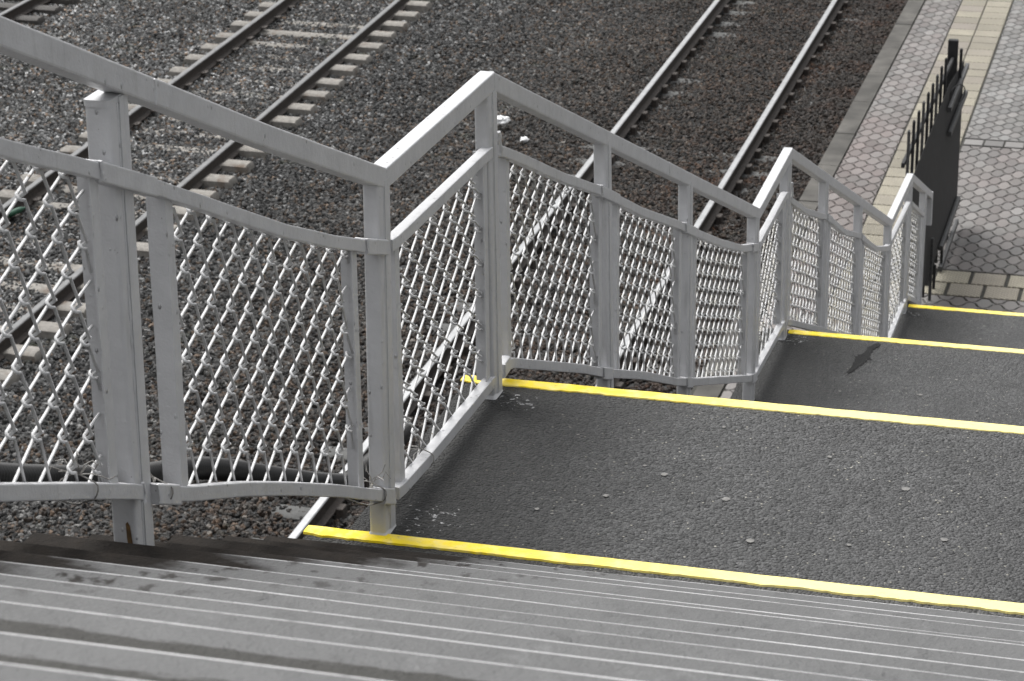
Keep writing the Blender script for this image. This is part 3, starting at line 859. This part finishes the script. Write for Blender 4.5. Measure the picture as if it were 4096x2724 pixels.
def pavers(name, x0f, x1f, y0, y1, px, py, red, seed, amp=.075, gap=.0075):
    """diamond lattice pavers with S-curved interlocking sides"""
    rnd = random.Random(seed); V = []; F = []; T = []
    nx = int((x1f(y0)-x0f(y0)+1)/px)+4; ny = int((y1-y0)/(py/2))+3
    q = 4
    def edge(a, b, s):
        out = []
        dx, dy = b[0]-a[0], b[1]-a[1]
        for k in range(q):
            t = k/q; w = math.sin(2*pi*t)*amp*s
            out.append((a[0]+dx*t - dy*w, a[1]+dy*t + dx*w))
        return out
    for j in range(-1, ny):
        for i in range(-2, nx):
            cx = x0f(y0) - .3 + i*px + (px/2 if j % 2 else 0); cy = y0 + j*py/2
            if not (x0f(cy)-px*.25 < cx < x1f(cy)+px*.25 and y0-py*.2 < cy < y1+py*.2): continue
            Rt, Up, Lf, Dn = (cx+px/2, cy), (cx, cy+py/2), (cx-px/2, cy), (cx, cy-py/2)
            ring = edge(Rt, Up, 1) + edge(Up, Lf, -1) + edge(Lf, Dn, 1) + edge(Dn, Rt, -1)
            ring = [(min(max(x, x0f(y)+.002), x1f(y)-.002), min(max(y, y0+.002), y1-.002)) for x, y in ring]
            cx = sum(q_[0] for q_ in ring)/len(ring); cy = sum(q_[1] for q_ in ring)/len(ring)
            dz = rnd.uniform(-.0015, .0015); tx, ty = rnd.uniform(-.01, .01), rnd.uniform(-.01, .01)
            n = len(V); m = len(ring)
            def sh(g_, z):
                res = []
                for x, y in ring:
                    ddx, ddy = x-cx, y-cy; L = math.hypot(ddx, ddy)+1e-6
                    f = max(0, L-g_)/L; res.append((cx+ddx*f, cy+ddy*f, z+dz+tx*ddx+ty*ddy))
                return res
            V += sh(gap, PZ-.010) + sh(gap, PZ-.003) + sh(gap+.006, PZ+.003)
            for lv in (0, 1):
                for k in range(m):
                    F.append((n+lv*m+k, n+lv*m+(k+1) % m, n+(lv+1)*m+(k+1) % m, n+(lv+1)*m+k))
            F.append(tuple(n+2*m+k for k in range(m)))
            t = (rnd.random(), max(0, min(1, red(cx, cy)+rnd.uniform(-.25, .25))))
            T += [t]*(2*m+1)
    me = bpy.data.meshes.new(name); me.from_pydata(V, [], F); me.update(); tone_attr(me, T)
    o = link(name, me, M['paver']); o['kind'] = 'structure'
    return o
tacL = lambda y: -1.0 - .013*(y-20)
tacM = lambda y: tacL(y)+.305
tacR = lambda y: tacL(y)+.61
pavers('platform_paving', lambda y: edge(y)+.205, lambda y: tacL(y)-.004, 9, 34, .21, .25, lambda x, y: .85 if 14 < y < 20.5 else .45, 1)
pavers('platform_paving', lambda y: tacR(y)+.01, lambda y: 3.2, 19.66, 34, .20, .22, lambda x, y: .08, 2)
pavers('platform_paving', lambda y: (tacR(y)+.01 if y > 15.5 else tacR(y)+.01), lambda y: 3.2, 15.52, 19.40, .20, .26, lambda x, y: .38 if y < 18 else .5, 3)
pavers('platform_paving', lambda y: tacR(y)+.01, lambda y: 3.2, 9.0, 14.84, .22, .26, lambda x, y: .4, 4)

def tiles(name, cells, m):
    V = []; F = []; T = []; rnd = random.Random(5)
    for (c, t) in cells:
        dz = rnd.uniform(-.0015, .0015); n = len(V)
        cx = sum(p[0] for p in c)/4; cy = sum(p[1] for p in c)/4
        for g_, z in ((.006, PZ-.010), (.006, PZ), (.014, PZ+.005)):
            for x, y in c:
                sx = 1 if x < cx else -1; sy = 1 if y < cy else -1
                V.append((x+sx*g_, y+sy*g_, z+dz))
        for lv in (0, 1):
            for k in range(4): F.append((n+lv*4+k, n+lv*4+(k+1) % 4, n+lv*4+4+(k+1) % 4, n+lv*4+4+k))
        F.append((n+8, n+9, n+10, n+11)); T += [t]*9
    me = bpy.data.meshes.new(name); me.from_pydata(V, [], F); me.update(); tone_attr(me, T)
    o = link(name, me, m); o['kind'] = 'structure'
    return o
rnd = random.Random(11); cells = []
for a, b in ((tacL, tacM), (tacM, tacR)):
    y = 9.0
    while y < 34:
        if not (b is tacR and 14.8 < y < 15.5):
            dk = 1 if (b is tacM and (24.1 < y < 24.3 or 22.4 < y < 22.6)) else (rnd.random()**3*.7)
            if rnd.random() < .07: dk = .9
            cells.append(([(a(y), y), (b(y), y), (b(y+.3), y+.3), (a(y+.3), y+.3)], (rnd.random(), dk)))
        y += .305
for j in range(2):
    x = tacR(15)+.02 - .14*j; 
    while x < 3.0:
        y = 14.86 + .325*j
        cells.append(([(x, y), (x+.29, y), (x+.29, y+.31), (x, y+.31)], (.4+.6*rnd.random(), 0 if rnd.random() < .7 else .5)))
        x += .31
tiles('tactile_paving', cells, M['tactile'])
cells = []
x = tacR(19.5)+.02
while x < 3.1:
    cells.append(([(x, 19.43), (x+.2, 19.43), (x+.2, 19.63), (x, 19.63)], (rnd.random(), .2))); x += .205
tiles('paving_band', cells, M['paver'])

# ------------------------------------------------------------------ black gate on the platform
gx = -.16
gate = empty('metal_gate', (gx, 15, PZ), 'black metal gate with upright pickets and sheet panel standing at the foot of the stairs', 'gate')
for k in range(9):
    y = 13.08 + 2.42*k/8
    mb = MB(); mb.loft([[(gx+a, y+b, z) for a, b in ((-.011, -.011), (.011, -.011), (.011, .011), (-.011, .011))] for z in (-4.40, -2.525-.005*k)] + [[(gx+a*.3, y+a*.2, -2.512-.005*k) for a in (-.01, .01, .012, -.012)]])
    mb.build('picket', M['black_worn'] if k % 3 == 0 else M['black'], gate, 30)
for (z0, z1) in ((-2.79, -2.75), (-4.30, -4.25)):
    mb = MB(); mb.box(gx-.038, gx-.0125, 12.98, 16.3, z0, z1, .003); mb.build('cross_rail', M['black'], gate, 30)
mb = MB()
ys = frange(13.25, 16.86, .05)
vs = []; fs = []
for i, y in enumerate(ys):
    x = gx+.017 + .004*(i % 2)
    vs += [(x, y, -4.26), (x, y, -2.95 + .12*min(1, (y-13.25)/2.4) - .07*max(0, y-15.65)), (x+.003, y, -2.95 + .12*min(1, (y-13.25)/2.4) - .07*max(0, y-15.65)), (x+.003, y, -4.26)]
for i in range(len(ys)-1):
    for k in range(4): fs.append((i*4+k, i*4+(k+1) % 4, i*4+4+(k+1) % 4, i*4+4+k))
mb.add(vs, fs); mb.build('sheet_panel', M['black'], gate, 20)
for (ya, za, yb, zb) in ((15.5, -3.01, 16.88, -2.97), (15.62, -3.26, 16.88, -3.22), (15.37, -4.22, 16.72, -4.18), (15.40, -4.42, 16.66, -4.38)):
    mb = MB(); mb.loft([[(gx+.03+a, y, z+b) for a, b in rrect(0, .035, -.022, .022, .004, 2)] for y, z in ((ya, za), (yb, zb))])
    mb.build('hinge_rail', M['black_worn'], gate, 40)
mb = MB(); mb.box(gx-.075, gx+.012, 16.30, 16.36, PZ+.008, -2.60, .006); mb.build('post', M['black'], gate, 30)
mb = MB(); mb.box(gx+.021, gx+.045, 16.40, 16.44, -3.0, -2.70, .004); mb.build('latch_bar', M['black'], gate, 30)
mb = MB(); mb.box(gx+.035, gx+.06, 14.66, 14.69, PZ+.008, -3.9, .003); mb.build('drop_bolt', M['black_worn'], gate, 30)
for (x, y) in ((gx-.03, 15.05), (gx-.03, 15.55), (gx+.045, 14.98), (gx+.045, 15.5)):
    mb = MB(); mb.box(x-.012, x+.012, y-.012, y+.012, PZ+.006, -4.24, .002); mb.build('foot_bar', M['black'], gate, 30)
mb = MB(); mb.tube([(gx+.07+.05*math.cos(a*.4), 15.9+.16*math.cos(a*.4+.4), -2.98+.10*math.sin(a*.4)) for a in range(17)], .005, 6)
mb.build('wire_loop', M['black'], gate, 60)

# ------------------------------------------------------------------ litter between the tracks
def crumple(x, y, z, r, seed, name, label, m):
    bm = bmesh.new(); bmesh.ops.create_icosphere(bm, subdivisions=3, radius=1)
    for v in bm.verts:
        n = noise.noise(v.co*1.7+Vector((seed, 0, 0)))*.5 + abs(noise.noise(v.co*4+Vector((0, seed, 0))))*.5
        v.co *= (1 + n); v.co.z *= .6; v.co *= r
    me = bpy.data.meshes.new(name); bm.to_mesh(me); bm.free()
    o = link(name, me, m, None, 20); o.location = (x, y, z); o.rotation_euler = (0, 0, seed)
    tag(o, label, 'litter')
crumple(-5.82, 21.56, -5.155, .075, 1.3, 'litter', 'larger scrap of crumpled white litter on the ballast behind the peak of the handrail', M['litter'])
crumple(-5.38, 20.9, -5.17, .04, 4.1, 'litter', 'smaller scrap of white litter lying nearer the bright rails', M['litter'])
mb = MB(); P = [(0, 0, 0), (0, .13, 0), (0, .17, 0), (0, .19, 0), (0, .23, 0)]
mb.tube(P, .033, 12, rf=lambda i: [1, 1, .85, .42, .4][i])
o = mb.build('bottle', M['green'], None, 50); o.location = (-9.70, 16.95, -5.14); o.rotation_euler = (.12, 0, -.5)
tag(o, 'green bottle lying between the rails of the dull track, seen through the leftmost mesh', 'bottle')

# ------------------------------------------------------------------ camera (surveyed from the photograph)
cam = bpy.data.cameras.new('camera'); co = bpy.data.objects.new('camera', cam); COL.objects.link(co); S.camera = co
cx, cy, cz = 2.14127, -6.37993, 3.09869
yaw, pit, rol, fpx = math.radians(-15.73902), math.radians(20.67604), math.radians(-.59903), 6030.
fw = Vector((math.sin(yaw)*math.cos(pit), math.cos(yaw)*math.cos(pit), -math.sin(pit)))
r = Vector((math.cos(yaw), -math.sin(yaw), 0)); u = r.cross(fw)
R_ = r*math.cos(rol) + u*math.sin(rol); U_ = -r*math.sin(rol) + u*math.cos(rol)
Mx = Matrix(((R_.x, U_.x, -fw.x, cx), (R_.y, U_.y, -fw.y, cy), (R_.z, U_.z, -fw.z, cz), (0, 0, 0, 1)))
co.matrix_world = Mx
cam.sensor_width = 36; cam.lens = fpx/2358*36; cam.clip_start = .1; cam.clip_end = 3000
cam.dof.use_dof = True; cam.dof.focus_distance = 7.4; cam.dof.aperture_fstop = 15

# ------------------------------------------------------------------ light
w = bpy.data.worlds.new('World'); S.world = w; w.use_nodes = True; nt = w.node_tree; nt.nodes.clear()
out = nt.nodes.new('ShaderNodeOutputWorld'); bg = nt.nodes.new('ShaderNodeBackground'); sky = nt.nodes.new('ShaderNodeTexSky')
sky.sky_type = 'NISHITA'; sky.sun_disc = False; sky.sun_elevation = math.radians(60); sky.sun_rotation = math.radians(-50)
sky.air_density = 1.5; sky.dust_density = 4
hs = nt.nodes.new('ShaderNodeHueSaturation'); hs.inputs['Saturation'].default_value = .12
nt.links.new(sky.outputs[0], hs.inputs['Color']); tc = nt.nodes.new('ShaderNodeTexCoord'); sx = nt.nodes.new('ShaderNodeSeparateXYZ'); mr = nt.nodes.new('ShaderNodeMapRange')
nt.links.new(tc.outputs['Generated'], sx.inputs[0]); nt.links.new(sx.outputs[2], mr.inputs[0])
mr.inputs[1].default_value = 0; mr.inputs[2].default_value = 1; mr.inputs[3].default_value = .45; mr.inputs[4].default_value = 3.8
vm = nt.nodes.new('ShaderNodeVectorMath'); vm.operation = 'SCALE'
nt.links.new(hs.outputs[0], vm.inputs[0]); nt.links.new(mr.outputs[0], vm.inputs['Scale']); nt.links.new(vm.outputs[0], bg.inputs[0]); nt.links.new(bg.outputs[0], out.inputs[0])
bg.inputs[1].default_value = .10
sun = bpy.data.lights.new('sun', 'SUN'); so = bpy.data.objects.new('sun', sun); COL.objects.link(so)
sun.energy = 2.1; sun.angle = math.radians(30); sun.color = (1, .985, .96)
az = math.radians(-50); el = math.radians(60)
dv = Vector((math.sin(az)*math.cos(el), math.cos(az)*math.cos(el), math.sin(el)))
so.rotation_euler = dv.to_track_quat('Z', 'Y').to_euler()
S.view_settings.view_transform = 'Standard'; S.view_settings.look = 'None'; S.view_settings.exposure = 0; S.view_settings.gamma = 1
S.cycles.max_bounces = 6
